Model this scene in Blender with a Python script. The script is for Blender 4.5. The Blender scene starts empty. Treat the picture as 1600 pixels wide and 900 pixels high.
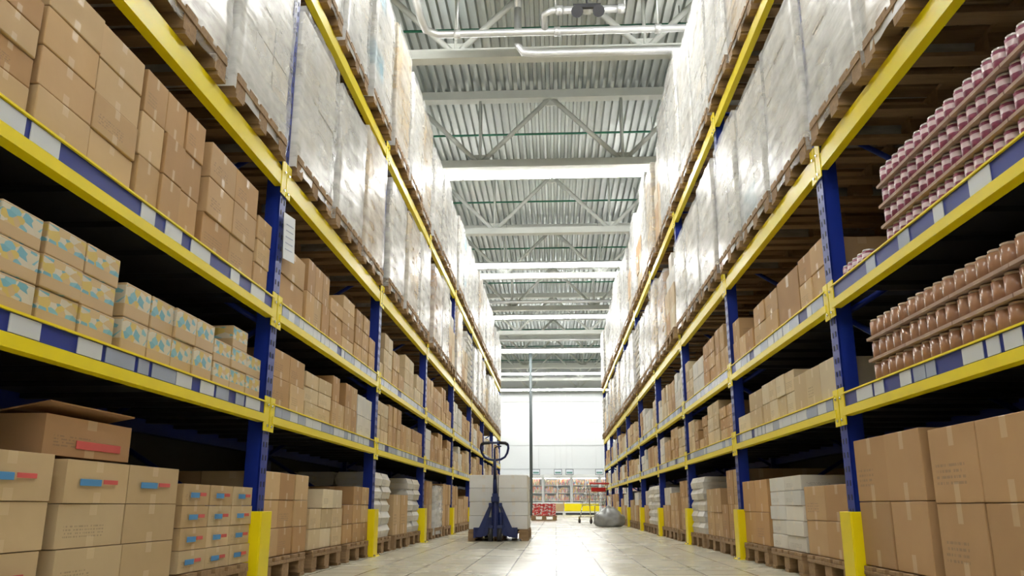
import bpy, math, random
from mathutils import Vector, Matrix
random.seed(11)
R = random.Random(5)
scene = bpy.context.scene
COL = scene.collection
scene.view_settings.view_transform = 'Standard'

# ------------------------------------------------------------------ materials
def new_mat(name):
    m = bpy.data.materials.new(name); m.use_nodes = True
    nt = m.node_tree; b = nt.nodes['Principled BSDF']
    return m, nt, b
def N(nt, t, **kw):
    n = nt.nodes.new(t)
    for k, v in kw.items(): setattr(n, k, v)
    return n
def L(nt, a, b): nt.links.new(a, b)
def M(nt, op, a, b=None, c=None):
    n = nt.nodes.new('ShaderNodeMath'); n.operation = op
    for i, x in enumerate((a, b, c)):
        if x is None: continue
        if isinstance(x, (int, float)): n.inputs[i].default_value = x
        else: nt.links.new(x, n.inputs[i])
    return n.outputs[0]
def MIX(nt, fac, a, b, mode='MIX'):
    n = nt.nodes.new('ShaderNodeMix'); n.data_type = 'RGBA'; n.blend_type = mode
    for s, x in ((0, fac), (6, a), (7, b)):
        if isinstance(x, (int, float)): n.inputs[s].default_value = x
        elif isinstance(x, tuple): n.inputs[s].default_value = (*x[:3], 1)
        else: nt.links.new(x, n.inputs[s])
    return n.outputs[2]
def noise(nt, scale, vec=None, detail=3, rough=.5):
    n = nt.nodes.new('ShaderNodeTexNoise'); n.inputs['Scale'].default_value = scale
    n.inputs['Detail'].default_value = detail; n.inputs['Roughness'].default_value = rough
    if vec is not None: nt.links.new(vec, n.inputs['Vector'])
    return n
def texco(nt, which='Object'):
    return nt.nodes.new('ShaderNodeTexCoord').outputs[which]
def mapping(nt, vec, sc):
    n = nt.nodes.new('ShaderNodeMapping'); n.inputs['Scale'].default_value = sc
    nt.links.new(vec, n.inputs['Vector']); return n.outputs[0]
def bump(nt, b, h, s=.3, d=.01):
    n = nt.nodes.new('ShaderNodeBump'); n.inputs['Strength'].default_value = s
    n.inputs['Distance'].default_value = d
    nt.links.new(h, n.inputs['Height']); nt.links.new(n.outputs[0], b.inputs['Normal'])

def paint(name, c, rough=.4, metal=0, var=.15, scale=6, spec=.5):
    m, nt, b = new_mat(name)
    nz = noise(nt, scale, texco(nt))
    dark = tuple(x * (1 - var) for x in c)
    L(nt, MIX(nt, nz.outputs[0], dark, c), b.inputs['Base Color'])
    b.inputs['Roughness'].default_value = rough; b.inputs['Metallic'].default_value = metal
    b.inputs['Specular IOR Level'].default_value = spec
    return m

def carton_mat(name, rough=.7, gloss=False, prints=True):
    m, nt, b = new_mat(name)
    at = N(nt, 'ShaderNodeAttribute'); at.attribute_name = 'Col'
    rnd = at.outputs['Alpha']
    uv = N(nt, 'ShaderNodeSeparateXYZ'); L(nt, texco(nt, 'UV'), uv.inputs[0])
    u, v = uv.outputs[0], uv.outputs[1]
    nz = noise(nt, 5, texco(nt), 4)
    col = MIX(nt, M(nt, 'MULTIPLY', nz.outputs[0], .3), at.outputs['Color'], (0.4, .3, .2), 'MULTIPLY')
    a = M(nt, 'LESS_THAN', M(nt, 'ABSOLUTE', M(nt, 'SUBTRACT', u, .5)), .055)
    e = M(nt, 'GREATER_THAN', M(nt, 'ABSOLUTE', M(nt, 'SUBTRACT', v, .5)), .24)
    tape = M(nt, 'MULTIPLY', a, e)
    col = MIX(nt, M(nt, 'MULTIPLY', tape, .25), col, (.75, .60, .38))
    if prints:
        iu = M(nt, 'MULTIPLY', M(nt, 'GREATER_THAN', u, .1), M(nt, 'LESS_THAN', u, M(nt, 'MULTIPLY_ADD', rnd, .5, .25)))
        iv = M(nt, 'MULTIPLY', M(nt, 'GREATER_THAN', v, .22), M(nt, 'LESS_THAN', v, .52))
        rows = M(nt, 'GREATER_THAN', M(nt, 'SINE', M(nt, 'MULTIPLY', v, 80)), .1)
        cmb = N(nt, 'ShaderNodeCombineXYZ'); L(nt, M(nt, 'MULTIPLY', u, 45), cmb.inputs[0])
        L(nt, M(nt, 'FLOOR', M(nt, 'MULTIPLY', v, 12.7)), cmb.inputs[1]); L(nt, M(nt, 'MULTIPLY', rnd, 9), cmb.inputs[2])
        chars = M(nt, 'GREATER_THAN', noise(nt, 1, cmb.outputs[0], 0).outputs[0], .48)
        msk = M(nt, 'MULTIPLY', M(nt, 'MULTIPLY', iu, iv), M(nt, 'MULTIPLY', rows, chars))
        msk = M(nt, 'MULTIPLY', msk, M(nt, 'GREATER_THAN', rnd, .45))
        col = MIX(nt, M(nt, 'MULTIPLY', msk, .45), col, (.16, .12, .09))
    L(nt, col, b.inputs['Base Color'])
    L(nt, M(nt, 'SUBTRACT', rough, M(nt, 'MULTIPLY', tape, .35)), b.inputs['Roughness'])
    bump(nt, b, nz.outputs[0], .15, .02)
    return m

def film_mat():
    m, nt, b = new_mat('stretch_film')
    out = [n for n in nt.nodes if n.type == 'OUTPUT_MATERIAL'][0]
    nz = noise(nt, 1.0, mapping(nt, texco(nt), (1.6, 1.6, 9)), 5, .6)
    nz2 = noise(nt, 2.5, texco(nt), 4)
    b.inputs['Base Color'].default_value = (.84, .84, .82, 1)
    b.inputs['Roughness'].default_value = .3
    bump(nt, b, nz.outputs[0], .35, .02)
    tr = N(nt, 'ShaderNodeBsdfTransparent')
    mx = N(nt, 'ShaderNodeMixShader')
    f = M(nt, 'MULTIPLY', nz.outputs[0], nz2.outputs[0])
    mr = N(nt, 'ShaderNodeMapRange'); L(nt, f, mr.inputs[0])
    mr.inputs[1].default_value = .16; mr.inputs[2].default_value = .34
    mr.inputs[3].default_value = .2; mr.inputs[4].default_value = .65
    L(nt, mr.outputs[0], mx.inputs[0]); L(nt, tr.outputs[0], mx.inputs[1]); L(nt, b.outputs[0], mx.inputs[2])
    L(nt, mx.outputs[0], out.inputs['Surface'])
    return m

def pack_mat(name, cols, sc=(5, 4, 1), rough=.35):
    m, nt, b = new_mat(name)
    at = N(nt, 'ShaderNodeAttribute'); at.attribute_name = 'Col'
    vr = N(nt, 'ShaderNodeTexVoronoi'); vr.inputs['Scale'].default_value = 1
    cmb = N(nt, 'ShaderNodeVectorMath', operation='ADD')
    L(nt, mapping(nt, texco(nt, 'UV'), sc), cmb.inputs[0]); L(nt, at.outputs['Color'], cmb.inputs[1])
    L(nt, cmb.outputs[0], vr.inputs['Vector'])
    s = N(nt, 'ShaderNodeSeparateColor'); L(nt, vr.outputs['Color'], s.inputs[0])
    rp = N(nt, 'ShaderNodeValToRGB'); rp.color_ramp.interpolation = 'CONSTANT'
    el = rp.color_ramp.elements
    while len(el) < len(cols): el.new(.5)
    for i, c in enumerate(cols):
        el[i].position = i / len(cols); el[i].color = (*c, 1)
    L(nt, s.outputs[0], rp.inputs[0]); L(nt, rp.outputs[0], b.inputs['Base Color'])
    b.inputs['Roughness'].default_value = rough
    return m

def can_mat():
    m, nt, b = new_mat('printed_can')
    uv = N(nt, 'ShaderNodeSeparateXYZ'); L(nt, texco(nt, 'UV'), uv.inputs[0])
    at = N(nt, 'ShaderNodeAttribute'); at.attribute_name = 'Col'
    cmb = N(nt, 'ShaderNodeVectorMath', operation='ADD')
    L(nt, mapping(nt, texco(nt, 'UV'), (6, 3, 1)), cmb.inputs[0]); L(nt, at.outputs['Color'], cmb.inputs[1])
    nz = noise(nt, 1.5, cmb.outputs[0], 2)
    v = uv.outputs[1]
    band = M(nt, 'MULTIPLY', M(nt, 'GREATER_THAN', v, .58), M(nt, 'LESS_THAN', v, .85))
    base = MIX(nt, nz.outputs[0], (.08, .015, .04), (.42, .10, .17))
    L(nt, MIX(nt, M(nt, 'MULTIPLY', band, .8), base, (.72, .58, .58)), b.inputs['Base Color'])
    b.inputs['Roughness'].default_value = .3
    return m

def juice_mat():
    m, nt, b = new_mat('printed_drink_carton')
    at = N(nt, 'ShaderNodeAttribute'); at.attribute_name = 'Col'
    uv = N(nt, 'ShaderNodeSeparateXYZ'); L(nt, texco(nt, 'UV'), uv.inputs[0])
    vr = N(nt, 'ShaderNodeTexVoronoi'); vr.inputs['Scale'].default_value = 1
    ad = N(nt, 'ShaderNodeVectorMath', operation='ADD')
    L(nt, mapping(nt, texco(nt, 'UV'), (5, 5, 1)), ad.inputs[0]); L(nt, at.outputs['Color'], ad.inputs[1])
    L(nt, ad.outputs[0], vr.inputs['Vector'])
    s = N(nt, 'ShaderNodeSeparateColor'); L(nt, vr.outputs['Color'], s.inputs[0])
    rp = N(nt, 'ShaderNodeValToRGB'); rp.color_ramp.interpolation = 'CONSTANT'
    cols = [(.10, .42, .58), (.66, .50, .12), (.66, .62, .50), (.16, .50, .64), (.62, .45, .22), (.68, .64, .54)]
    el = rp.color_ramp.elements
    while len(el) < len(cols): el.new(.5)
    for i, c in enumerate(cols): el[i].position = i / len(cols); el[i].color = (*c, 1)
    L(nt, s.outputs[0], rp.inputs[0])
    band = M(nt, 'MULTIPLY', M(nt, 'GREATER_THAN', uv.outputs[1], .38), M(nt, 'LESS_THAN', uv.outputs[1], .93))
    nz = noise(nt, 4, texco(nt), 3)
    base = MIX(nt, nz.outputs[0], (.50, .33, .16), (.60, .43, .24))
    L(nt, MIX(nt, M(nt, 'MULTIPLY', band, .85), base, rp.outputs[0]), b.inputs['Base Color'])
    b.inputs['Roughness'].default_value = .45
    return m

def wood_mat():
    m, nt, b = new_mat('pallet_wood')
    nz = noise(nt, 3, mapping(nt, texco(nt), (2, 14, 14)), 5, .6)
    L(nt, MIX(nt, nz.outputs[0], (.13, .07, .03), (.42, .27, .13)), b.inputs['Base Color'])
    b.inputs['Roughness'].default_value = .8; bump(nt, b, nz.outputs[0], .3, .01)
    return m

def floor_mat():
    m, nt, b = new_mat('floor_tiles')
    br = N(nt, 'ShaderNodeTexBrick'); br.offset = 0; br.squash = 1
    L(nt, texco(nt), br.inputs['Vector'])
    br.inputs['Scale'].default_value = 1; br.inputs['Brick Width'].default_value = .33
    br.inputs['Row Height'].default_value = .33; br.inputs['Mortar Size'].default_value = .006
    br.inputs['Mortar Smooth'].default_value = .1
    br.inputs['Color1'].default_value = (.62, .59, .47, 1); br.inputs['Color2'].default_value = (.70, .67, .54, 1)
    br.inputs['Mortar'].default_value = (.06, .055, .045, 1)
    nz = noise(nt, .8, texco(nt), 5, .6); nz2 = noise(nt, 25, texco(nt), 3)
    c = MIX(nt, M(nt, 'MULTIPLY', nz.outputs[0], .3), br.outputs[0], (.66, .62, .54), 'MULTIPLY')
    c = MIX(nt, M(nt, 'MULTIPLY', nz2.outputs[0], .12), c, (.45, .40, .32))
    L(nt, c, b.inputs['Base Color'])
    L(nt, M(nt, 'MULTIPLY_ADD', nz.outputs[0], .25, .14), b.inputs['Roughness'])
    bump(nt, b, M(nt, 'SUBTRACT', 1.0, br.outputs['Fac']), .4, .003)
    return m

def emis(name, c, s):
    m, nt, b = new_mat(name)
    b.inputs['Base Color'].default_value = (*c, 1)
    b.inputs['Emission Color'].default_value = (*c, 1); b.inputs['Emission Strength'].default_value = s
    return m

YEL = paint('rack_yellow', (.90, .73, .002), .38, spec=.3, var=.08)
BLU = paint('rack_blue', (.006, .024, .26), .38, spec=.35)
LBL = paint('label_white', (.68, .72, .78), .4, var=.1)
LBG = paint('label_grey', (.34, .40, .55), .35, var=.1)
DRK = paint('dark_steel_and_shade', (.02, .022, .025), .6)  # steel parts, plus the painted-in darkness behind the racks
DECK = paint('deck_steel', (.03, .03, .035), .5)
CARD = carton_mat('cardboard')
CARDP = carton_mat('plain_carton', prints=False)
FILM = film_mat()
WOOD = wood_mat()
JUICE = juice_mat()
PINK = can_mat()
REDP = pack_mat('red_packs', [(.65, .03, .04), (.75, .7, .68), (.70, .05, .05), (.5, .02, .03), (.75, .25, .2)], (5, 4, 1))
SHOP = pack_mat('shop_goods', [(.6, .08, .05), (.6, .5, .35), (.75, .38, .06), (.15, .28, .09), (.5, .4, .25), (.65, .6, .55), (.08, .2, .42), (.6, .2, .2)], (7, 2, 1))
TINL = paint('tin_lid', (.65, .60, .6), .3, .5)
BROWNC = paint('brown_jar', (.42, .22, .13), .22)
BLID = paint('cream_lid', (.60, .44, .34), .3)
SBLUE = paint('print_blue', (.07, .28, .58), .6)
SRED = paint('print_red', (.62, .09, .08), .6)
TRUSS = paint('truss_paint', (.64, .66, .61), .45)
GALV = paint('galvanised_pipe', (.68, .69, .68), .3, .6)
GREEN = paint('green_pipe', (.012, .15, .085), .4)
WALLM = paint('wall_panel_white', (.60, .62, .62), .5, var=.04, scale=.5)
WHITE = paint('white_enamel', (.74, .75, .74), .35, var=.04)
FLOORM = floor_mat()
JBLUE = paint('truck_blue', (.005, .015, .10), .35)
BLACK = paint('black_rubber', (.012, .012, .014), .5)
CHROME = paint('chrome', (.7, .7, .7), .2, 1)
REDPL = paint('red_plastic', (.6, .03, .03), .35)
TUBE = emis('fluorescent_tube', (1.0, 1.0, .98), 66)
SHOPL = emis('fridge_light', (1, .93, .84), 10)
BAGM = paint('grey_plastic_bag', (.40, .41, .41), .3, var=.4, scale=9)

def deckmat():
    m, nt, b = new_mat('roof_deck_metal')
    nz = noise(nt, 1.2, mapping(nt, texco(nt), (3, .6, 1)), 4)
    L(nt, MIX(nt, nz.outputs[0], (.38, .42, .42), (.66, .70, .69)), b.inputs['Base Color'])
    b.inputs['Metallic'].default_value = .65; b.inputs['Roughness'].default_value = .3
    return m
ROOF = deckmat()
def glassm():
    m, nt, b = new_mat('door_glass')
    out = [n for n in nt.nodes if n.type == 'OUTPUT_MATERIAL'][0]
    tr = N(nt, 'ShaderNodeBsdfTransparent'); mx = N(nt, 'ShaderNodeMixShader'); mx.inputs[0].default_value = .06
    b.inputs['Roughness'].default_value = .05; b.inputs['Base Color'].default_value = (.8, .85, .85, 1)
    L(nt, tr.outputs[0], mx.inputs[1]); L(nt, b.outputs[0], mx.inputs[2]); L(nt, mx.outputs[0], out.inputs['Surface'])
    return m
GLASS = glassm()

# ------------------------------------------------------------------ mesh builder
class MB:
    def __init__(s):
        s.v = []; s.f = []; s.m = []; s.uv = []; s.c = []; s.sm = []; s.mats = []
    def mi(s, mat):
        if mat not in s.mats: s.mats.append(mat)
        return s.mats.index(mat)
    def face(s, idx, mat, uvs=None, col=(1, 1, 1, .5), smooth=False):
        s.f.append(idx); s.m.append(s.mi(mat)); s.sm.append(smooth)
        if uvs is None: uvs = [(0, 0), (1, 0), (1, 1), (0, 1)][:len(idx)] + [(0, 0)] * max(0, len(idx) - 4)
        s.uv += uvs; s.c += [col] * len(idx)
    def box(s, c, d, mat, col=(1, 1, 1, .5), rot=0, top=None, tilt=None):
        b = len(s.v); hx, hy, hz = d[0] / 2, d[1] / 2, d[2] / 2
        ca, sa = math.cos(rot), math.sin(rot)
        tx, ty = top if top else (1, 1)
        for z in (-1, 1):
            for (x, y) in ((-1, -1), (1, -1), (1, 1), (-1, 1)):
                px = x * hx * (tx if z > 0 else 1); py = y * hy * (ty if z > 0 else 1); pz = z * hz
                if tilt is not None:
                    p = tilt @ Vector((px, py, pz)); px, py, pz = p
                s.v.append((c[0] + px * ca - py * sa, c[1] + px * sa + py * ca, c[2] + pz))
        for q in ((0, 1, 5, 4), (1, 2, 6, 5), (2, 3, 7, 6), (3, 0, 4, 7), (4, 5, 6, 7), (3, 2, 1, 0)):
            s.face([b + i for i in q], mat, None, col)
    def bb(s, x0, x1, y0, y1, z0, z1, mat, col=(1, 1, 1, .5)):
        s.box(((x0 + x1) / 2, (y0 + y1) / 2, (z0 + z1) / 2), (abs(x1 - x0), abs(y1 - y0), abs(z1 - z0)), mat, col)
    def cyl(s, p0, p1, r, mat, n=8, r1=None, capmat=None, col=(1, 1, 1, .5)):
        p0 = Vector(p0); p1 = Vector(p1); d = (p1 - p0).normalized()
        a = d.orthogonal().normalized(); b2 = d.cross(a); b = len(s.v); r1 = r if r1 is None else r1
        for p, rr in ((p0, r), (p1, r1)):
            for i in range(n):
                t = 2 * math.pi * i / n
                s.v.append(tuple(p + (a * math.cos(t) + b2 * math.sin(t)) * rr))
        for i in range(n):
            j = (i + 1) % n
            s.face([b + i, b + j, b + n + j, b + n + i], mat,
                   [(i / n, 0), ((i + 1) / n, 0), ((i + 1) / n, 1), (i / n, 1)], col, True)
        cm = capmat or mat
        s.face([b + i for i in range(n)][::-1], cm, [(0, 0)] * n, col)
        s.face([b + n + i for i in range(n)], cm, [(0, 0)] * n, col)
    def tube(s, pts, r, mat, n=8, closed=False):
        pts = [Vector(p) for p in pts]; k = len(pts); b = len(s.v); prev = None
        for i, p in enumerate(pts):
            if closed: t = (pts[(i + 1) % k] - pts[i - 1]).normalized()
            else: t = (pts[min(i + 1, k - 1)] - pts[max(i - 1, 0)]).normalized()
            if prev is None: a = t.orthogonal().normalized()
            else: a = (prev - t * prev.dot(t)).normalized()
            prev = a; bb_ = t.cross(a)
            for j in range(n):
                th = 2 * math.pi * j / n
                s.v.append(tuple(p + (a * math.cos(th) + bb_ * math.sin(th)) * r))
        for i in range(k if closed else k - 1):
            i2 = (i + 1) % k
            for j in range(n):
                j2 = (j + 1) % n
                s.face([b + i * n + j, b + i * n + j2, b + i2 * n + j2, b + i2 * n + j], mat, None, (1, 1, 1, .5), True)
        if not closed:
            s.face([b + j for j in range(n)][::-1], mat, [(0, 0)] * n)
            s.face([b + (k - 1) * n + j for j in range(n)], mat, [(0, 0)] * n)
    def prism(s, poly, y0, y1, mat):
        b = len(s.v); n = len(poly)
        for y in (y0, y1):
            for (x, z) in poly: s.v.append((x, y, z))
        s.face([b + i for i in range(n)], mat, [(0, 0)] * n)
        s.face([b + n + i for i in range(n)][::-1], mat, [(0, 0)] * n)
        for i in range(n):
            j = (i + 1) % n
            s.face([b + j, b + i, b + n + i, b + n + j], mat)
    def mesh(s, name):
        me = bpy.data.meshes.new(name); me.from_pydata(s.v, [], s.f)
        for m in s.mats: me.materials.append(m)
        me.polygons.foreach_set('material_index', s.m)
        me.polygons.foreach_set('use_smooth', s.sm)
        uvl = me.uv_layers.new(name='UVMap'); uvl.data.foreach_set('uv', [x for p in s.uv for x in p])
        ca = me.color_attributes.new('Col', 'FLOAT_COLOR', 'CORNER')
        ca.data.foreach_set('color', [x for p in s.c for x in p])
        me.update(); return me
    def obj(s, name, loc=(0, 0, 0), parent=None, bevel=0):
        return place(name, s.mesh(name), loc, parent, bevel)
def place(name, me, loc=(0, 0, 0), parent=None, bevel=0, rz=0):
    o = bpy.data.objects.new(name, me); COL.objects.link(o); o.location = loc
    o.rotation_euler = (0, 0, rz)
    if parent: o.parent = parent
    if bevel:
        md = o.modifiers.new('bevel', 'BEVEL'); md.width = bevel; md.segments = 2; md.limit_method = 'ANGLE'
    return o
def empty(name, loc=(0, 0, 0)):
    o = bpy.data.objects.new(name, None); COL.objects.link(o); o.location = loc; o.empty_display_size = .2; return o

KRAFT = [(.52, .32, .14), (.58, .38, .18), (.46, .27, .115), (.64, .45, .24), (.55, .36, .18)]
CREAM = [(.70, .56, .35), (.74, .63, .44), (.64, .49, .29)]
WHT = [(.80, .79, .75), (.77, .77, .74), (.82, .82, .80), (.78, .75, .68)]
def rc(pal, r=R):
    c = r.choice(pal); k = r.uniform(.88, 1.08)
    return (c[0] * k, c[1] * k, c[2] * k, r.random())

def stack(mb, x0, x1, y0, y1, z0, h, bs, pal, mat, r=R, ragged=0., gap=.004, turn=.02):
    nx = max(1, round((x1 - x0) / bs[0])); ny = max(1, round((y1 - y0) / bs[1])); nz = max(1, round(h / bs[2]))
    dx, dy, dz = (x1 - x0) / nx, (y1 - y0) / ny, h / nz
    for i in range(nx):
        for j in range(ny):
            top = nz
            while top > 1 and r.random() < ragged: top -= 1
            for k in range(top):
                c = rc(pal, r)
                mb.box((x0 + (i + .5) * dx + r.uniform(-.006, .006), y0 + (j + .5) * dy + r.uniform(-.005, .005), z0 + (k + .5) * dz),
                       (dx - gap - .004, dy - gap - .004, dz - .003), mat, c, r.uniform(-turn, turn) * .5)

def film_shell(mb, x0, x1, y0, y1, z0, z1, r=R):
    n = 9; nz = 12
    loop = []
    for i in range(n): loop.append((x0 + (x1 - x0) * i / n, y0))
    for i in range(n): loop.append((x1, y0 + (y1 - y0) * i / n))
    for i in range(n): loop.append((x1 - (x1 - x0) * i / n, y1))
    for i in range(n): loop.append((x0, y1 - (y1 - y0) * i / n))
    b = len(mb.v); m = len(loop)
    cx, cy = (x0 + x1) / 2, (y0 + y1) / 2
    for k in range(nz + 1):
        for (x, y) in loop:
            q = r.uniform(-.004, .006)
            mb.v.append((x + q * (1 if x > cx else -1), y + q * (1 if y > cy else -1), z0 + (z1 - z0) * k / nz + r.uniform(-.006, .006)))
    for k in range(nz):
        for i in range(m):
            j = (i + 1) % m
            mb.face([b + k * m + i, b + k * m + j, b + (k + 1) * m + j, b + (k + 1) * m + i], FILM, None, (1, 1, 1, .5), True)

def pallet(mb, w=.8, d=1.2, cx=0, cy=0, z=0):
    for k in (-1, 0, 1):
        mb.box((cx, cy + k * (w / 2 - .05), z + .011), (d, .1, .022), WOOD)
        for i in (-1, 0, 1):
            mb.box((cx + i * (d / 2 - .07), cy + k * (w / 2 - .065 - .0), z + .061), (.13, .13, .078), WOOD)
    for i in (-1, 0, 1):
        mb.box((cx + i * (d / 2 - .06), cy, z + .111), (.12, w, .022), WOOD)
    for k in range(5):
        mb.box((cx, cy + (k - 2) * (w - .13) / 4, z + .133), (d, .12, .022), WOOD)

def load_mesh(kind, H, seed):
    r = random.Random(seed); mb = MB(); pallet(mb, .84)
    h = H - .147; w = r.uniform(.82, .88); d = 1.16
    x0, x1, y0, y1 = -d / 2, d / 2, -w / 2, w / 2
    if kind == 'white':
        stack(mb, x0, x1, y0, y1, .146, h, (.29, r.choice([.27, .4]), r.choice([.16, .22, .28])), WHT, CARD, r)
        film_shell(mb, x0 - .012, x1 + .012, y0 - .012, y1 + .012, .05, H + .01, r)
    elif kind == 'cream':
        stack(mb, x0, x1, y0, y1, .146, h, (.39, .4, r.choice([.2, .3])), CREAM, CARD, r)
        film_shell(mb, x0 - .012, x1 + .012, y0 - .012, y1 + .012, .05, H + .01, r)
    elif kind == 'kraft':
        stack(mb, x0, x1, y0, y1, .146, h, (.39, r.choice([.27, .4]), r.choice([.2, .3, .25])), KRAFT, CARD, r, ragged=.03)
    elif kind == 'kraftfilm':
        stack(mb, x0, x1, y0, y1, .146, h, (.39, .4, .25), KRAFT[1:] + CREAM, CARD, r)
        film_shell(mb, x0 - .012, x1 + .012, y0 - .012, y1 + .012, .05, H + .01, r)
    elif kind == 'sacks':
        nz = int(h / .11)
        for k in range(nz):
            for i in range(3):
                for j in range(2):
                    c = rc(WHT, r)
                    cx = x0 + (i + .5) * d / 3; cy = y0 + (j + .5) * w / 2; cz = .146 + (k + .5) * h / nz
                    mb.box((cx + r.uniform(-.012, .012), cy + r.uniform(-.012, .012), cz + h / nz * .25), (d / 3 - .01, w / 2 - .01, h / nz * .48), CARD, c, r.uniform(-.03, .03), top=(.86, .9))
                    mb.box((cx, cy, cz - h / nz * .25), (d / 3 - .03, w / 2 - .03, h / nz * .5), CARD, c, 0, top=(1.06, 1.05))
    elif kind == 'mixed':
        h1 = h * .55
        stack(mb, x0, x1, y0, y1, .146, h1, (.39, .4, .25), CREAM + KRAFT[:2], CARD, r)
        stack(mb, x0 + .03, x1 - .03, y0 + .02, y1 - .02, .146 + h1, h - h1, (.3, .27, .2), WHT, CARD, r, ragged=.12)
    elif kind == 'blue':
        stack(mb, x0, x1, y0, y1, .146, h, (.39, .4, .25), WHT + [(.35, .58, .70)], CARD, r)
        film_shell(mb, x0 - .012, x1 + .012, y0 - .012, y1 + .012, .05, H + .01, r)
    return mb.mesh('load_' + kind)

kindsU = ['white', 'white', 'cream', 'white', 'kraftfilm', 'mixed', 'sacks', 'blue', 'white', 'cream', 'white', 'white']
V3 = [(k, load_mesh(k, random.Random(i).uniform(1.12, 1.29), 100 + i)) for i, k in enumerate(kindsU)]
V4L = [(k, load_mesh(k, random.Random(i + 40).uniform(1.3, 1.62), 200 + i)) for i, k in enumerate(kindsU)]
V4R = [(k, load_mesh(k, random.Random(i + 70).uniform(1.5, 1.9), 300 + i)) for i, k in enumerate(kindsU)]
kindsF = ['kraft', 'kraft', 'kraft', 'sacks', 'mixed', 'kraft', 'white']
VF = [(k, load_mesh(k, random.Random(i + 20).uniform(.52, .78), 400 + i)) for i, k in enumerate(kindsF)]
NAME = dict(white='wrapped_pallet_load', cream='wrapped_pallet_load', kraft='carton_pallet_load', kraftfilm='wrapped_pallet_load',
            sacks='sack_pallet_load', mixed='carton_pallet_load', blue='wrapped_pallet_load')

# ------------------------------------------------------------------ building
XL, XR = -1.68, 1.60
H0 = .446
YF, YB = -6, 46
mb = MB(); mb.bb(-9, 9, YF, YB, -.1, 0, FLOORM); mb.obj('floor')
mb = MB(); mb.bb(-9, 9, YB, YB + .2, 0, 8.2, WALLM)
mb.obj('wall_back')
mb = MB(); SEAM = paint('seam_grey', (.44, .46, .46))
for z in (2.35, 3.6, 4.85): mb.bb(-8.9, 8.9, YB - .02, YB, z, z + .03, SEAM)
mb.bb(-8.9, 8.9, YB - .08, YB, 5.98, 6.1, TRUSS)
mb.obj('trim_1')
mb = MB(); mb.bb(-9.2, -9, YF, YB, 0, 8.2, WALLM); mb.obj('wall_left')
mb = MB(); mb.bb(9, 9.2, YF, YB, 0, 8.2, WALLM); mb.obj('wall_right')
mb = MB(); mb.bb(-9, 9, YF - .2, YF, 0, 8.2, WALLM); mb.obj('wall_front')
mb = MB(); P = .15; zc = 7.92; x = -9.0
prof = []
while x < 9.0 - 1e-6:
    prof += [(x, 0), (x + .055, 0), (x + .07, .10), (x + .135, .10)]; x += P
prof.append((9.0, 0))
for (px, pz) in prof: mb.v += [(px, YF, zc + pz), (px, YB, zc + pz)]
for i in range(len(prof) - 1): mb.face([2 * i + 1, 2 * i + 3, 2 * i + 2, 2 * i], ROOF)
mb.bb(-9, 9, YF, YB, zc + .12, zc + .2, DRK)
mb.obj('ceiling')

ZB, ZT = 6.44, 7.80
def truss_mesh():
    mb = MB()
    mb.bb(-8.9, 8.9, -.09, .09, ZB - .07, ZB + .07, TRUSS)
    mb.bb(-8.9, 8.9, -.10, .10, ZT - .08, ZT + .08, TRUSS)
    for k in range(-3, 4):
        xt = k * 2.6
        for s in (-1, 1):
            xb = xt + s * 1.3
            if abs(xb) > 8.8: continue
            mb.cyl((xt + s * .03, 0, ZT - .06), (xb - s * .03, 0, ZB + .05), .045, TRUSS, 6)
        mb.bb(xt + 1.28 - .12, xt + 1.28 + .14, -.012, .012, ZB, ZB + .2, TRUSS)
        mb.bb(xt - .14, xt + .14, -.012, .012, ZT - .2, ZT, TRUSS)
        if abs(xt + 1.3) < 8.5: mb.cyl((xt + 1.3, 0, ZB), (xt + 1.3, 0, ZT), .025, TRUSS, 6)
    return mb.mesh('roof_truss')
tm = truss_mesh()
for k in range(-4, 10):
    place('roof_truss', tm, (0, 10.25 + 3.8 * k, 0))
mb = MB()
for xx in (-5.2, -2.6, 2.6, 5.2):
    mb.bb(xx - .04, xx + .04, YF + .1, YB - .1, ZT + .08, zc - .002, TRUSS)
mb.obj('roof_purlins')
for k in range(-2, 9):
    mb = MB(); y = 11.45 + 3.8 * k
    mb.cyl((-8.9, y, 7.6), (8.9, y, 7.6), .022, GREEN, 8)
    for xx in (-6, -2, 2, 6): mb.cyl((xx, y, 7.6), (xx, y, 7.915), .008, GALV, 5)
    mb.obj('green_pipe')
mb = MB()
mb.tube([(-1.62, 8.2, 6.40), (-1.62, 9.2, 6.40), (-1.60, 9.5, 6.40), (-1.45, 9.62, 6.40), (5, 9.62, 6.40)], .05, GALV, 10)
for xx in (-1.2, 0.1, 1.4): mb.cyl((xx - .04, 9.62, 6.4), (xx + .04, 9.62, 6.4), .062, GALV, 10)
mb.tube([(-.42, 9.85, 6.9), (-.42, 9.85, 6.35), (-.35, 9.85, 6.24), (-.17, 9.85, 6.22), (5, 9.85, 6.22)], .05, GALV, 10)
mb.cyl((-.42, 9.85, 6.9), (-.42, 9.85, 7.9), .05, GALV, 10)
mb.cyl((.08, 9.3, 6.50), (.95, 9.3, 6.50), .05, GALV, 10)
for xx in (.13, .48, .9): mb.cyl((xx - .04, 9.3, 6.5), (xx + .04, 9.3, 6.5), .065, GALV, 10)
mb.tube([(.10, 9.3, 6.50), (.03, 9.3, 6.50), (-.06, 9.38, 6.5), (-.06, 9.62, 6.42)], .045, GALV, 10)
for xx in (.08, .95): mb.cyl((xx, 9.3, 6.5), (xx, 9.3, 7.9), .012, GALV, 6)
for xx in (-1.2, 1.4): mb.cyl((xx, 9.62, 6.4), (xx, 9.62, 7.9), .012, GALV, 6)
mb.obj('silver_pipework')
mb = MB()
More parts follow.
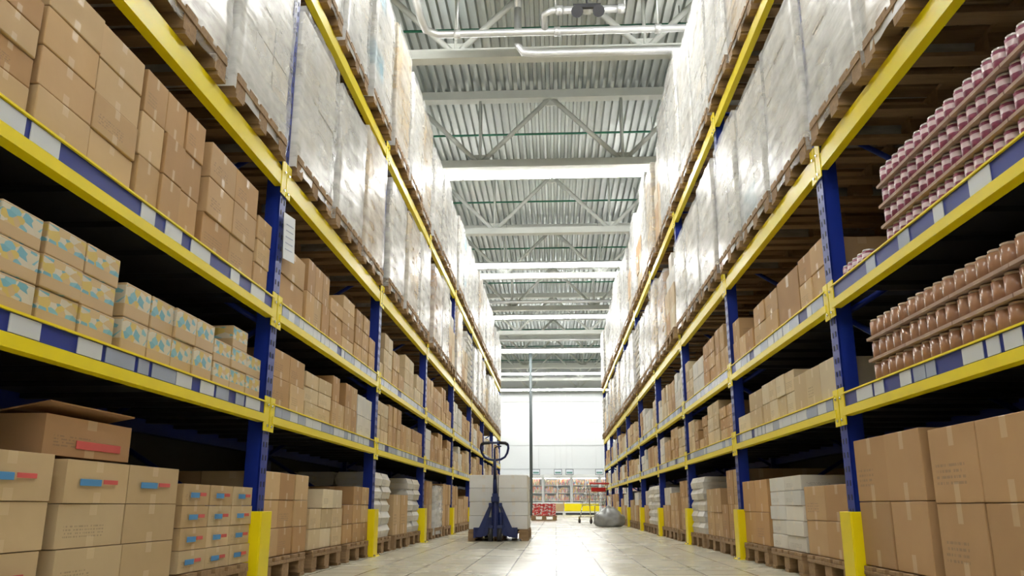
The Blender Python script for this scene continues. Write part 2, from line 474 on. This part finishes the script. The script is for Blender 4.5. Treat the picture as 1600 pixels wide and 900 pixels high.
for xx in (.34, .60):
    mb.cyl((xx, 9.12, 6.39), (xx, 8.98, 6.27), .045, BLACK, 12, .075)
    mb.cyl((xx, 9.12, 6.39), (xx, 9.18, 6.45), .035, BLACK, 12)
mb.bb(.30, .64, 9.12, 9.17, 6.42, 6.47, BLACK)
mb.cyl((.47, 9.15, 6.44), (.47, 9.15, 7.9), .014, BLACK, 6)
mb.obj('ceiling_spotlight')
for y, z in ((20.9, 6.2), (24.2, 6.35), (29.9, 6.3)):
    mb = MB()
    mb.cyl((-6, y, z), (6, y, z), .05, GALV, 8)
    for xx in (-4, -1.2, 1.2, 4): mb.cyl((xx, y, z), (xx, y, 7.91), .01, GALV, 5)
    mb.obj('silver_pipework')

def light_mesh():
    mb = MB()
    mb.bb(-5, 5, -.08, .08, 0, .06, WHITE)
    for s in (-1, 1):
        b = len(mb.v)
        mb.v += [(-5, s * .08, .06), (5, s * .08, .06), (5, s * .19, -.0), (-5, s * .19, -.0)]
        mb.face([b, b + 1, b + 2, b + 3], WHITE)
    for i in range(6):
        xa = -4.95 + i * 1.66
        for s in (-1, 1):
            mb.cyl((xa, s * .055, -.035), (xa + 1.62, s * .055, -.035), .033, TUBE, 6)
    for xx in (-4, -1.3, 1.3, 4): mb.cyl((xx, 0, .05), (xx, 0, 1.5), .008, GALV, 5)
    return mb.mesh('fluorescent_light')
lm = light_mesh()
for y in (-3.6, 2.4, 8.4, 14.4, 20.4, 26.4, 32.4, 38.4, 43.9):
    place('fluorescent_light', lm, (0, y, 6.40))

# ------------------------------------------------------------------ racks
BAYS = {'L': 3.02, 'R': 2.84}
Y0S = {'L': 4.84 - 2 * 3.02, 'R': 4.76 - 2 * 2.84}
NBS = {'L': 9, 'R': 10}
lev = {'L': [(.915, 1.035), (1.535, 1.66), (2.375, 2.515), (3.90, 4.04)],
       'R': [(.925, 1.05), (1.535, 1.665), (2.38, 2.52), (4.02, 4.16)]}
def rack(side):
    sg = -1 if side == 'L' else 1
    xf = XL if side == 'L' else XR
    BAY, Y0, NB = BAYS[side], Y0S[side], NBS[side]
    D = 1.1; lv = lev[side]
    root = empty('pallet_rack', (xf, 0, 0))
    X = lambda t: sg * t
    r = random.Random(3 if side == 'L' else 4)
    ZU = lv[3][1] + .12
    for i in range(NB + 1):
        y = Y0 + i * BAY; mb = MB()
        for t in (.05, D - .05):
            mb.bb(X(t - .045), X(t - .04 + .004), y - .055, y + .055, 0, ZU, BLU)
            mb.bb(X(t - .04), X(t + .045), y - .055, y - .049, 0, ZU, BLU)
            mb.bb(X(t - .04), X(t + .045), y + .049, y + .055, 0, ZU, BLU)
            mb.bb(X(t - .07), X(t + .07), y - .08, y + .08, 0, .008, BLU)
        z = .1
        while z < ZU - .1:
            for q in (-.025, .025):
                mb.bb(X(.003), X(.0055), y + q - .006, y + q + .006, z, z + .03, DRK)
            z += .075
        z = .3; k = 0
        while z < ZU - .6:
            a, b_ = (.06, D - .06) if k % 2 == 0 else (D - .06, .06)
            mb.cyl((X(a), y, z), (X(b_), y, z + .6), .018, BLU, 6); z += .6; k += 1
        for z in (.25, ZU - .1): mb.cyl((X(.06), y, z), (X(D - .06), y, z), .018, BLU, 6)
        mb.obj('upright_%d' % i, parent=root)
        mb = MB()
        mb.bb(X(-.035), X(-.022), y - .085, y + .085, .005, .415, YEL)
        for s in (-1, 1):
            mb.bb(X(-.03), X(.10), y + s * .085 - .006, y + s * .085 + .006, .005, .415, YEL)
        mb.bb(X(-.06), X(.12), y - .11, y + .11, 0, .006, YEL)
        for s in (-1, 1): mb.cyl((X(-.05), y + s * .095, .0), (X(-.05), y + s * .095, .02), .012, CHROME, 6)
        mb.obj('column_guard_%d' % i, parent=root, bevel=.003)
    for i in range(NB):
        ya, yb = Y0 + i * BAY + .057, Y0 + (i + 1) * BAY - .057
        mb = MB()
        for n, (z0, z1) in enumerate(lv):
            if n < 2:
                mb.bb(X(-.012), X(.04), ya, yb, z0, z0 + .045, YEL)
                mb.bb(X(-.002), X(.04), ya, yb, z0 + .045, z1 - .008, BLU)
                mb.bb(X(-.012), X(.04), ya, yb, z1 - .008, z1, YEL)
                y = ya + .05
                while y < yb - .25:
                    w = r.choice([.09, .12, .16, .22])
                    if r.random() < (.92 if i > 1 else .72):
                        mb.bb(X(-.006), X(-.0025), y, y + w, z0 + .05, z1 - .012, r.choice([LBL, LBL, LBG]))
                    y += w + (r.choice([.005, .01, .02]) if i > 1 else r.choice([.01, .03, .10]))
                mb.bb(X(.045), X(D - .045), ya, yb, z1 - .03, z1 - .002, DECK)
                for q in range(7):
                    yy = ya + (q + .5) * (yb - ya) / 7
                    mb.bb(X(.045), X(D - .045), yy - .03, yy + .03, z1 - .055, z1 - .03, DECK)
            else:
                mb.bb(X(-.004), X(.045), ya, yb, z0, z0 + .09, YEL)
                mb.bb(X(.012), X(.045), ya, yb, z0 + .09, z1, YEL)
            mb.bb(X(D - .045), X(D), ya, yb, z0, z1, BLU)
            for yy in (ya, yb):
                s = 1 if yy == ya else -1
                mb.bb(X(-.008), X(-.002), yy - s * .05, yy + s * .03, z0 - .05, z1 + .03, YEL)
                for q in (0, 1): mb.cyl((X(-.008), yy - s * .02, z0 - .02 + q * .12), (X(-.016), yy - s * .02, z0 - .02 + q * .12), .008, CHROME, 6)
        mb.obj('beams_%d' % i, parent=root)
    mb = MB()
    ye = Y0 + NB * BAY
    mb.bb(X(D + .12), X(D + .14), Y0, ye, 0, ZU - .1, DRK)  # added dark sheet, stands in for the shaded space behind the goods
    for i in range(NB + 1):
        mb.bb(X(D), X(D + .12), Y0 + i * BAY - .03, Y0 + i * BAY + .03, 0, ZU - .1, DRK)
    mb.obj('shade_backing', parent=root)
    return root
rack('L'); rack('R')

rr = random.Random(21)
for side in 'LR':
    sg = -1 if side == 'L' else 1
    xf = XL if side == 'L' else XR
    BAY, Y0, NB = BAYS[side], Y0S[side], NBS[side]
    sp = (BAY - .1) / 3
    for i in range(NB):
        for n, V in ((2, V3), (3, V4L if side == 'L' else V4R), (-1, VF)):
            if n == -1 and i <= 2: continue
            z = 0.0 if n == -1 else lev[side][n][1] + .001
            for j in range(3):
                y = Y0 + i * BAY + .05 + sp * (j + .5)
                k, me = rr.choice(V)
                if i < 4 and k in ('mixed', 'kraftfilm', 'sacks') and n >= 0: k, me = V[0] if rr.random() < .5 else V[3]
                off = .55 if n >= 0 else .60
                place(NAME[k], me, (xf + sg * (off + rr.uniform(-.01, .02)), y, z), rz=rr.choice([0, math.pi]) + rr.uniform(-.006, .006))

def shelf_goods(side, i, n, kind, hmax, seed, ragged=.15):
    BAY, Y0 = BAYS[side], Y0S[side]
    sg = -1 if side == 'L' else 1; xf = XL if side == 'L' else XR
    r = random.Random(seed); z = lev[side][n][1] + .0005
    y = Y0 + i * BAY + .09; ye = Y0 + (i + 1) * BAY - .09
    mb = MB()
    while y < ye - .25:
        w = min(r.uniform(.5, .9), ye - y)
        if ye - y - w < .25: w = ye - y
        h = hmax * r.uniform(.65, 1.0)
        bx = r.choice([.3, .36, .45]); by = r.choice([.2, .28, .36]); bz = r.choice([.12, .16, .2, .24])
        pal = r.choice({'kraft': [KRAFT, KRAFT, CREAM], 'kraftonly': [KRAFT], 'mix': [KRAFT, CREAM, WHT, KRAFT], 'white': [WHT, WHT, CREAM]}.get(kind, [KRAFT]))
        a = xf + sg * .02; b_ = xf + sg * .98
        if kind == 'juice':
            stack(mb, min(a, b_), max(a, b_), y, y + w - .02, z, h, (.3, .2, .13), [(r.random() * 5, r.random() * 5, .3)], JUICE, r, ragged)
        else:
            stack(mb, min(a, b_), max(a, b_), y, y + w - .02, z, h, (bx, by, bz), pal, CARD, r, ragged, turn=.04)
        y += w + r.choice([0, 0, .05])
    return mb.obj('carton_stack', bevel=.004 if i < 4 else 0)

def cans(side, i, n, y0, y1, rad, hh, layers, mat, lid, name, seed):
    sg = -1 if side == 'L' else 1; xf = XL if side == 'L' else XR
    r = random.Random(seed); z = lev[side][n][1] + .0005
    mb = MB(); per = 4
    tw = rad * 2 * per + .02; ty = rad * 2 * 5 + .02
    y = y0
    while y + ty < y1:
        for a in range(int(.95 / tw)):
            top = layers
            for k in range(top):
                x0 = xf + sg * (.03 + a * tw); zz = z + k * (hh + .006)
                xs = [x0, x0 + sg * (tw - .006)]
                mb.bb(min(xs), max(xs), y, y + ty - .006, zz, zz + hh * .14, CARDP, (.46, .32, .26, r.random()))
                for p in range(per):
                    for q in range(5):
                        if a > 0 and k < top - 1 and p > 0: continue
                        cx = x0 + sg * (.008 + rad + p * rad * 2); cy = y + .008 + rad + q * rad * 2
                        mb.cyl((cx, cy, zz + .004), (cx, cy, zz + hh * .88), rad * .97, mat, 12, capmat=lid, col=(r.random() * 3, r.random(), 0, .5))
                        mb.cyl((cx, cy, zz + hh * .88), (cx, cy, zz + hh), rad * .86, lid, 12)
        y += ty
    mb.obj(name)

for i in range(NBS['L']):
    shelf_goods('L', i, 0, 'juice' if i in (0, 1) else ('mix' if i % 3 else 'kraft'), .40 if i < 3 else .45, 10 + i, .18)
    shelf_goods('L', i, 1, 'kraftonly' if i < 3 else ('kraft' if i < 5 else 'mix'), .62 if i < 2 else .55, 30 + i, .03 if i < 2 else .15)
for i in range(NBS['R']):
    BAY, Y0 = BAYS['R'], Y0S['R']
    if i == 1:
        cans('R', i, 0, Y0 + BAY + .09, Y0 + 2 * BAY - .09, .045, .105, 3, BROWNC, BLID, 'jar_tray_stack', 5)
        cans('R', i, 1, Y0 + BAY + .09, Y0 + 2 * BAY - .55, .038, .10, 4, PINK, TINL, 'can_tray_stack', 6)
        cans('R', i, 1, Y0 + 2 * BAY - .50, Y0 + 2 * BAY - .06, .038, .09, 1, PINK, TINL, 'can_tray_stack', 7)
    elif i == 0:
        shelf_goods('R', i, 0, 'kraft', .4, 50, .1); shelf_goods('R', i, 1, 'mix', .5, 51, .1)
    else:
        shelf_goods('R', i, 0, 'mix' if i != 2 else 'kraft', .42 if i > 2 else .33, 60 + i, .2)
        shelf_goods('R', i, 1, 'mix' if i > 2 else 'kraft', .5 if i > 2 else .42, 80 + i, .25)

def floor_row(side, i, bs, hs, pal, strips, seed, ragged=.05, name='carton_pallet_load', mat=None):
    BAY, Y0 = BAYS[side], Y0S[side]
    sg = -1 if side == 'L' else 1; xf = XL if side == 'L' else XR
    r = random.Random(seed); sp = (BAY - .1) / 3
    for j in range(3):
        y = Y0 + i * BAY + .05 + sp * (j + .5)
        mb = MB(); pallet(mb)
        h = hs[j % len(hs)]
        w = sp - .07; d = 1.16
        b_ = bs[j % len(bs)] if isinstance(bs, list) else bs
        stack(mb, -d / 2, d / 2, -w / 2, w / 2, .146, h, b_, pal[j % len(pal)], mat or CARD, r, ragged, turn=.03)
        if strips:
            nz = max(1, round(h / b_[2])); dz = h / nz; ny = max(1, round(w / b_[1])); dy = w / ny
            for k in range(nz):
                if r.random() < .35: continue
                for q in range(ny):
                    yc = -w / 2 + (q + .5) * dy; zc_ = .146 + (k + .5) * dz
                    xs = -sg * (d / 2 + .006)
                    mb.bb(xs - .001, xs + .001, yc - dy * .3, yc + dy * .02, zc_ - .014, zc_ + .010, SBLUE)
                    mb.bb(xs - .001, xs + .001, yc + dy * .05, yc + dy * .28, zc_ - .006, zc_ + .010, SRED)
        mb.obj(name, (xf + sg * .60, y, 0), bevel=.004)
floor_row('L', 0, (.39, .4, .2), [.45, .5, .45], [KRAFT], False, 1)
floor_row('L', 1, [(.39, .46, .155), (.39, .46, .155), (.39, .30, .11)], [.47, .46, .40], [[(.62, .46, .26)], [(.60, .44, .24), (.64, .49, .29)], [(.58, .41, .21), (.64, .49, .29)]], True, 2, .0)
floor_row('L', 2, (.39, .27, .15), [.5, .42, .46], [KRAFT, CREAM, KRAFT], False, 3, .12)
floor_row('R', 0, (.39, .4, .2), [.45, .5, .45], [KRAFT], False, 4)
floor_row('R', 1, (.58, .40, .31), [.62, .62, .64], [[(.50, .31, .15), (.46, .28, .13)]], False, 5, 0)
floor_row('R', 2, [(.39, .4, .2), (.39, .4, .11), (.39, .4, .2)], [.42, .50, .50], [KRAFT, WHT, [(.58, .34, .14)]], False, 6, .0)
mb = MB()
c = (.46, .27, .13, .6)
mb.bb(-.25, .25, -.3, .3, 0, .14, CARD, c)
for s in (-1, 1):
    mb.box((s * .13, 0, .16), (.26, .6, .006), CARD, c, tilt=Matrix.Rotation(s * -.18, 3, 'Y'))
mb.bb(.252, .254, -.1, .22, .03, .06, SRED)
mb.obj('open_carton', (XL - .33, 3.12, .618), bevel=.002)

mb = MB()
mb.box((0, 0, 0), (.003, .22, .29), LBL, tilt=Matrix.Rotation(.12, 3, 'X'))
for k in range(5): mb.box((.0025, 0, .08 - k * .04), (.001, .14, .006), LBG, tilt=Matrix.Rotation(.12, 3, 'X'))
mb.obj('paper_notice', (XL + .02, 4.93, 2.08))

# ------------------------------------------------------------------ pallet of white cartons + pallet truck
PX, PY = -.755, 11.35
mb = MB()
for k in (-1, 0, 1):
    mb.box((k * .35, .6, .011), (.1, 1.2, .022), WOOD)
    for i in (0, 1, 2): mb.box((k * .335, .07 + i * .53, .061), (.13, .13, .078), WOOD)
for i in (0, 1, 2): mb.box((0, .06 + i * .54, .111), (.8, .12, .022), WOOD)
for k in range(5): mb.box(((k - 2) * .167, .6, .133), (.12, 1.2, .022), WOOD)
r = random.Random(8)
stack(mb, -.39, .39, .02, 1.18, .1445, .70, (.39, .39, .175), [(.88, .88, .86), (.84, .85, .84)], CARDP, r, 0, .004, turn=.01)
mb.obj('white_carton_pallet_load', (PX, PY, 0), bevel=.006)

truck = empty('pallet_truck', (PX - .03, PY - .12, 0))
mb = MB()
for s in (-1, 1):
    mb.bb(s * .195 - .07, s * .195 + .07, .13, 1.25, .072, .112, JBLUE)
    mb.prism([(s * .195 - .07, .06), (s * .195 + .07, .06), (s * .195 + .07, .15), (s * .195 - .05, .17)][::1], .0, .10, JBLUE)
    mb.cyl((s * .195 - .04, 1.12, .04), (s * .195 + .04, 1.12, .04), .038, BLACK, 14)
mb.obj('forks', parent=truck, bevel=.004)
mb = MB()
for s in (-1, 1):
    mb.prism([(s * .27, .05), (s * .17, .05), (s * .045, .44), (s * .075, .47)] if s > 0 else
             [(s * .17, .05), (s * .27, .05), (s * .075, .47), (s * .045, .44)], -.01, .04, JBLUE)
    mb.bb(s * .27 - .015, s * .27 + .015, -.03, .11, .04, .17, JBLUE)
mb.bb(-.26, .26, -.005, .045, .07, .17, JBLUE)
mb.prism([(-.19, .17), (.19, .17), (.11, .30), (-.11, .30)], .0, .03, JBLUE)
mb.bb(-.085, .085, -.07, .05, .43, .48, JBLUE)
mb.obj('frame', parent=truck, bevel=.004)
mb = MB()
mb.cyl((0, -.04, .14), (0, -.04, .50), .05, JBLUE, 16)
mb.cyl((0, -.04, .34), (0, -.04, .56), .022, CHROME, 12)
mb.cyl((.07, -.04, .16), (.07, -.04, .36), .028, JBLUE, 12)
mb.bb(-.07, .1, -.08, .0, .13, .2, JBLUE)
mb.bb(-.05, .05, -.10, .02, .49, .56, JBLUE)
mb.obj('pump', parent=truck, bevel=.004)
mb = MB()
for s in (-1, 1):
    mb.cyl((s * .03, -.05, .085), (s * .085, -.05, .085), .085, BLACK, 24)
    mb.cyl((s * .028, -.05, .085), (s * .09, -.05, .085), .045, JBLUE, 16)
mb.cyl((-.10, -.05, .085), (.10, -.05, .085), .014, CHROME, 10)
mb.bb(-.026, .026, -.09, .0, .06, .16, JBLUE)
mb.obj('steer_wheels', parent=truck)
mb = MB()
mb.cyl((0, -.06, .54), (0, -.13, .80), .034, JBLUE, 12, .024)
mb.cyl((0, -.13, .78), (0, -.19, 1.03), .022, JBLUE, 12)
mb.bb(-.035, .035, -.12, -.05, .50, .60, JBLUE)
pts = [(0, 1.02), (.08, 1.03), (.135, 1.06), (.165, 1.11), (.18, 1.17), (.175, 1.215), (.14, 1.235), (.06, 1.24),
       (-.06, 1.24), (-.14, 1.235), (-.175, 1.215), (-.18, 1.17), (-.165, 1.11), (-.135, 1.06), (-.08, 1.03)]
mb.tube([(a, -.19 - (z - 1.02) * .24, z) for a, z in pts], .015, JBLUE, 10, True)
for s in (-1, 1): mb.tube([(s * .06, -.243, 1.24), (s * .14, -.242, 1.235), (s * .172, -.238, 1.215)], .021, BLACK, 10)
mb.cyl((0, -.19, 1.0), (0, -.235, 1.17), .013, JBLUE, 8)
mb.tube([(0, -.235, 1.17), (.03, -.24, 1.19), (.09, -.24, 1.195)], .009, BLACK, 8)
mb.tube([(0, -.19, 1.05), (.02, -.17, .8), (.03, -.1, .55), (.04, -.08, .45)], .005, BLACK, 6)
mb.obj('handle', parent=truck)

# ------------------------------------------------------------------ far objects
mb = MB(); pallet(mb, .8, .8)
stack(mb, -.36, .36, -.36, .36, .146, .36, (.24, .24, .12), [(1, 2, 0), (2, .5, 1), (.3, 3, .2)], REDP, random.Random(4), .12)
mb.obj('red_drink_pack_pallet', (-.36, 27.0, 0))
import bmesh
bm = bmesh.new(); bmesh.ops.create_icosphere(bm, subdivisions=4, radius=1)
from mathutils import noise as mn
for v in bm.verts:
    d = v.co.copy(); n = mn.noise(d * 2.2) * .18 + mn.noise(d * 6) * .07
    d *= 1 + n; z = d.z
    if z < -.55: z = -.55 + (z + .55) * .08
    v.co = Vector((d.x * .33, d.y * .28, (z + .60) * .24))
    if d.z > .75: v.co.x *= .6; v.co.y *= .6; v.co.z += .05
zmin = min(v.co.z for v in bm.verts)
for v in bm.verts: v.co.z -= zmin
me = bpy.data.meshes.new('plastic_sack'); bm.to_mesh(me); bm.free(); me.materials.append(BAGM)
for p in me.polygons: p.use_smooth = True
place('plastic_sack', me, (1.17, 18.9, .0))
tr = empty('shopping_trolley', (.98, 22.6, 0)); tr.rotation_euler = (0, 0, .35)
mb = MB()
def ring(z, x, y0, y1): return [(-x, y0, z), (x, y0, z), (x, y1, z), (-x, y1, z)]
bot = ring(.45, .19, -.28, .32); top_ = ring(.88, .26, -.38, .45)
for q in (bot, top_):
    for a in range(4): mb.cyl(q[a], q[(a + 1) % 4], .008, CHROME, 6)
for a in range(4):
    p, q = Vector(bot[a]), Vector(bot[(a + 1) % 4]); p2, q2 = Vector(top_[a]), Vector(top_[(a + 1) % 4])
    for k in range(9):
        t = k / 8; mb.cyl(p.lerp(q, t), p2.lerp(q2, t), .004, CHROME, 5)
    for k in range(1, 5):
        t = k / 5; mb.cyl(p.lerp(p2, t), q.lerp(q2, t), .004, CHROME, 5)
for k in range(6):
    x = -.19 + .38 * k / 5; mb.cyl((x, -.28, .45), (x, .32, .45), .004, CHROME, 5)
mb.obj('basket', parent=tr)
mb = MB()
for s in (-1, 1):
    mb.tube([(s * .24, -.46, 1.0), (s * .24, -.38, .88), (s * .22, -.30, .5), (s * .24, -.40, .16), (s * .20, .40, .16), (s * .18, .30, .45)], .012, CHROME, 6)
    for y in (-.40, .40):
        mb.cyl((s * .23 - .015, y, .06), (s * .23 + .015, y, .06), .06, BLACK, 14)
        mb.bb(s * .23 - .02, s * .23 + .02, y - .015, y + .015, .06, .16, CHROME)
mb.cyl((-.24, .40, .16), (.24, .40, .16), .01, CHROME, 6)
mb.obj('chassis', parent=tr)
mb = MB(); mb.cyl((-.27, -.46, 1.0), (.27, -.46, 1.0), .02, REDPL, 10); mb.bb(-.2, .2, -.40, -.385, .80, .90, REDPL)
mb.obj('handle', parent=tr)
mb = MB(); mb.cyl((0, 0, 0), (0, 0, ZB - .07), .06, paint('column_grey', (.07, .085, .085), .5), 12); mb.cyl((0, 0, 0), (0, 0, .03), .12, DRK, 12)
mb.obj('steel_column', (-.93, 33.05, 0))
for k in range(-3, 4):
    root = empty('display_fridge', (k * 1.5 + .1, YB - .45, 0))
    mb = MB()
    mb.bb(-.74, .74, .35, .4, 0, 2.05, WHITE); mb.bb(-.74, -.69, -.35, .35, 0, 2.05, WHITE); mb.bb(.69, .74, -.35, .35, 0, 2.05, WHITE)
    mb.bb(-.69, .69, -.35, .35, 0, .3, WHITE); mb.bb(-.69, .69, -.37, .35, 1.85, 2.05, WHITE)
    mb.bb(-.66, .66, -.28, -.24, 1.82, 1.85, SHOPL)
    mb.bb(-.02, .02, -.36, -.33, .3, 1.85, WHITE)
    for z in (.7, 1.1, 1.5): mb.bb(-.69, .69, -.2, .35, z - .02, z, WHITE)
    mb.obj('cabinet', parent=root)
    mb = MB(); r = random.Random(k + 50)
    for z in (.3, .7, 1.1, 1.5):
        x = -.66
        while x < .55:
            w = r.uniform(.1, .25); h = r.uniform(.22, .35); mb.bb(x, x + w - .01, -.18, .3, z + .0005, z + h, SHOP, (r.random() * 9, r.random() * 9, 0, .5)); x += w
    mb.obj('goods', parent=root)
    mb = MB()
    for s in (-1, 1): mb.bb(s * .355 - .33, s * .355 + .33, -.352, -.346, .32, 1.83, GLASS); mb.bb(s * .06 - .01, s * .06 + .01, -.39, -.36, .8, 1.4, CHROME)
    mb.obj('glass_doors', parent=root)
PG = paint('placard_green', (.12, .28, .24))
PD = paint('placard_frame', (.12, .13, .14))
for x in (-1.0, 0.15, .75, 2.3):
    mb = MB(); mb.bb(-.21, .21, -.01, .02, 2.0, 2.30, PD); mb.bb(-.18, .18, -.013, -.01, 2.03, 2.27, LBL); mb.bb(-.15, .15, -.016, -.013, 2.07, 2.16, PG)
    for s in (-1, 1): mb.cyl((s * .15, 0, 2.28), (s * .15, 0, 6.37), .004, GALV, 4)
    mb.obj('price_placard', (x, 44.6, 0))
for x, c in ((-2.4, WHITE), (-.45, paint('beige_front', (.50, .36, .18))), (1.3, YEL)):
    mb = MB()
    mb.bb(-.85, .85, -.4, .4, .1, .18, WHITE); mb.bb(-.86, .86, -.42, .42, .18, .54, c); mb.bb(-.85, .85, -.42, -.36, .54, .60, WHITE)
    mb.bb(-.85, .85, .36, .42, .54, .60, WHITE); mb.bb(-.85, -.8, -.4, .4, .54, .60, WHITE); mb.bb(.8, .85, -.4, .4, .54, .60, WHITE)
    mb.bb(-.8, .8, -.36, .36, .54, .57, SHOP, (3, 2, 1, .5)); mb.bb(-.8, .8, -.38, .38, 0, .1, DRK)
    mb.obj('chest_freezer', (x, 43.2, 0), bevel=.01)

# ------------------------------------------------------------------ world + camera
w = bpy.data.worlds.new('World'); scene.world = w; w.use_nodes = True
w.node_tree.nodes['Background'].inputs[0].default_value = (.8, .85, .9, 1)
w.node_tree.nodes['Background'].inputs[1].default_value = .3
cam = bpy.data.cameras.new('camera'); co = bpy.data.objects.new('camera', cam); COL.objects.link(co)
cam.sensor_width = 36; cam.lens = 29.25; cam.clip_end = 200; cam.clip_start = .05
co.location = (0, 0, H0)
co.rotation_euler = (math.radians(90 + 14.66), 0, math.radians(2.9))
scene.camera = co
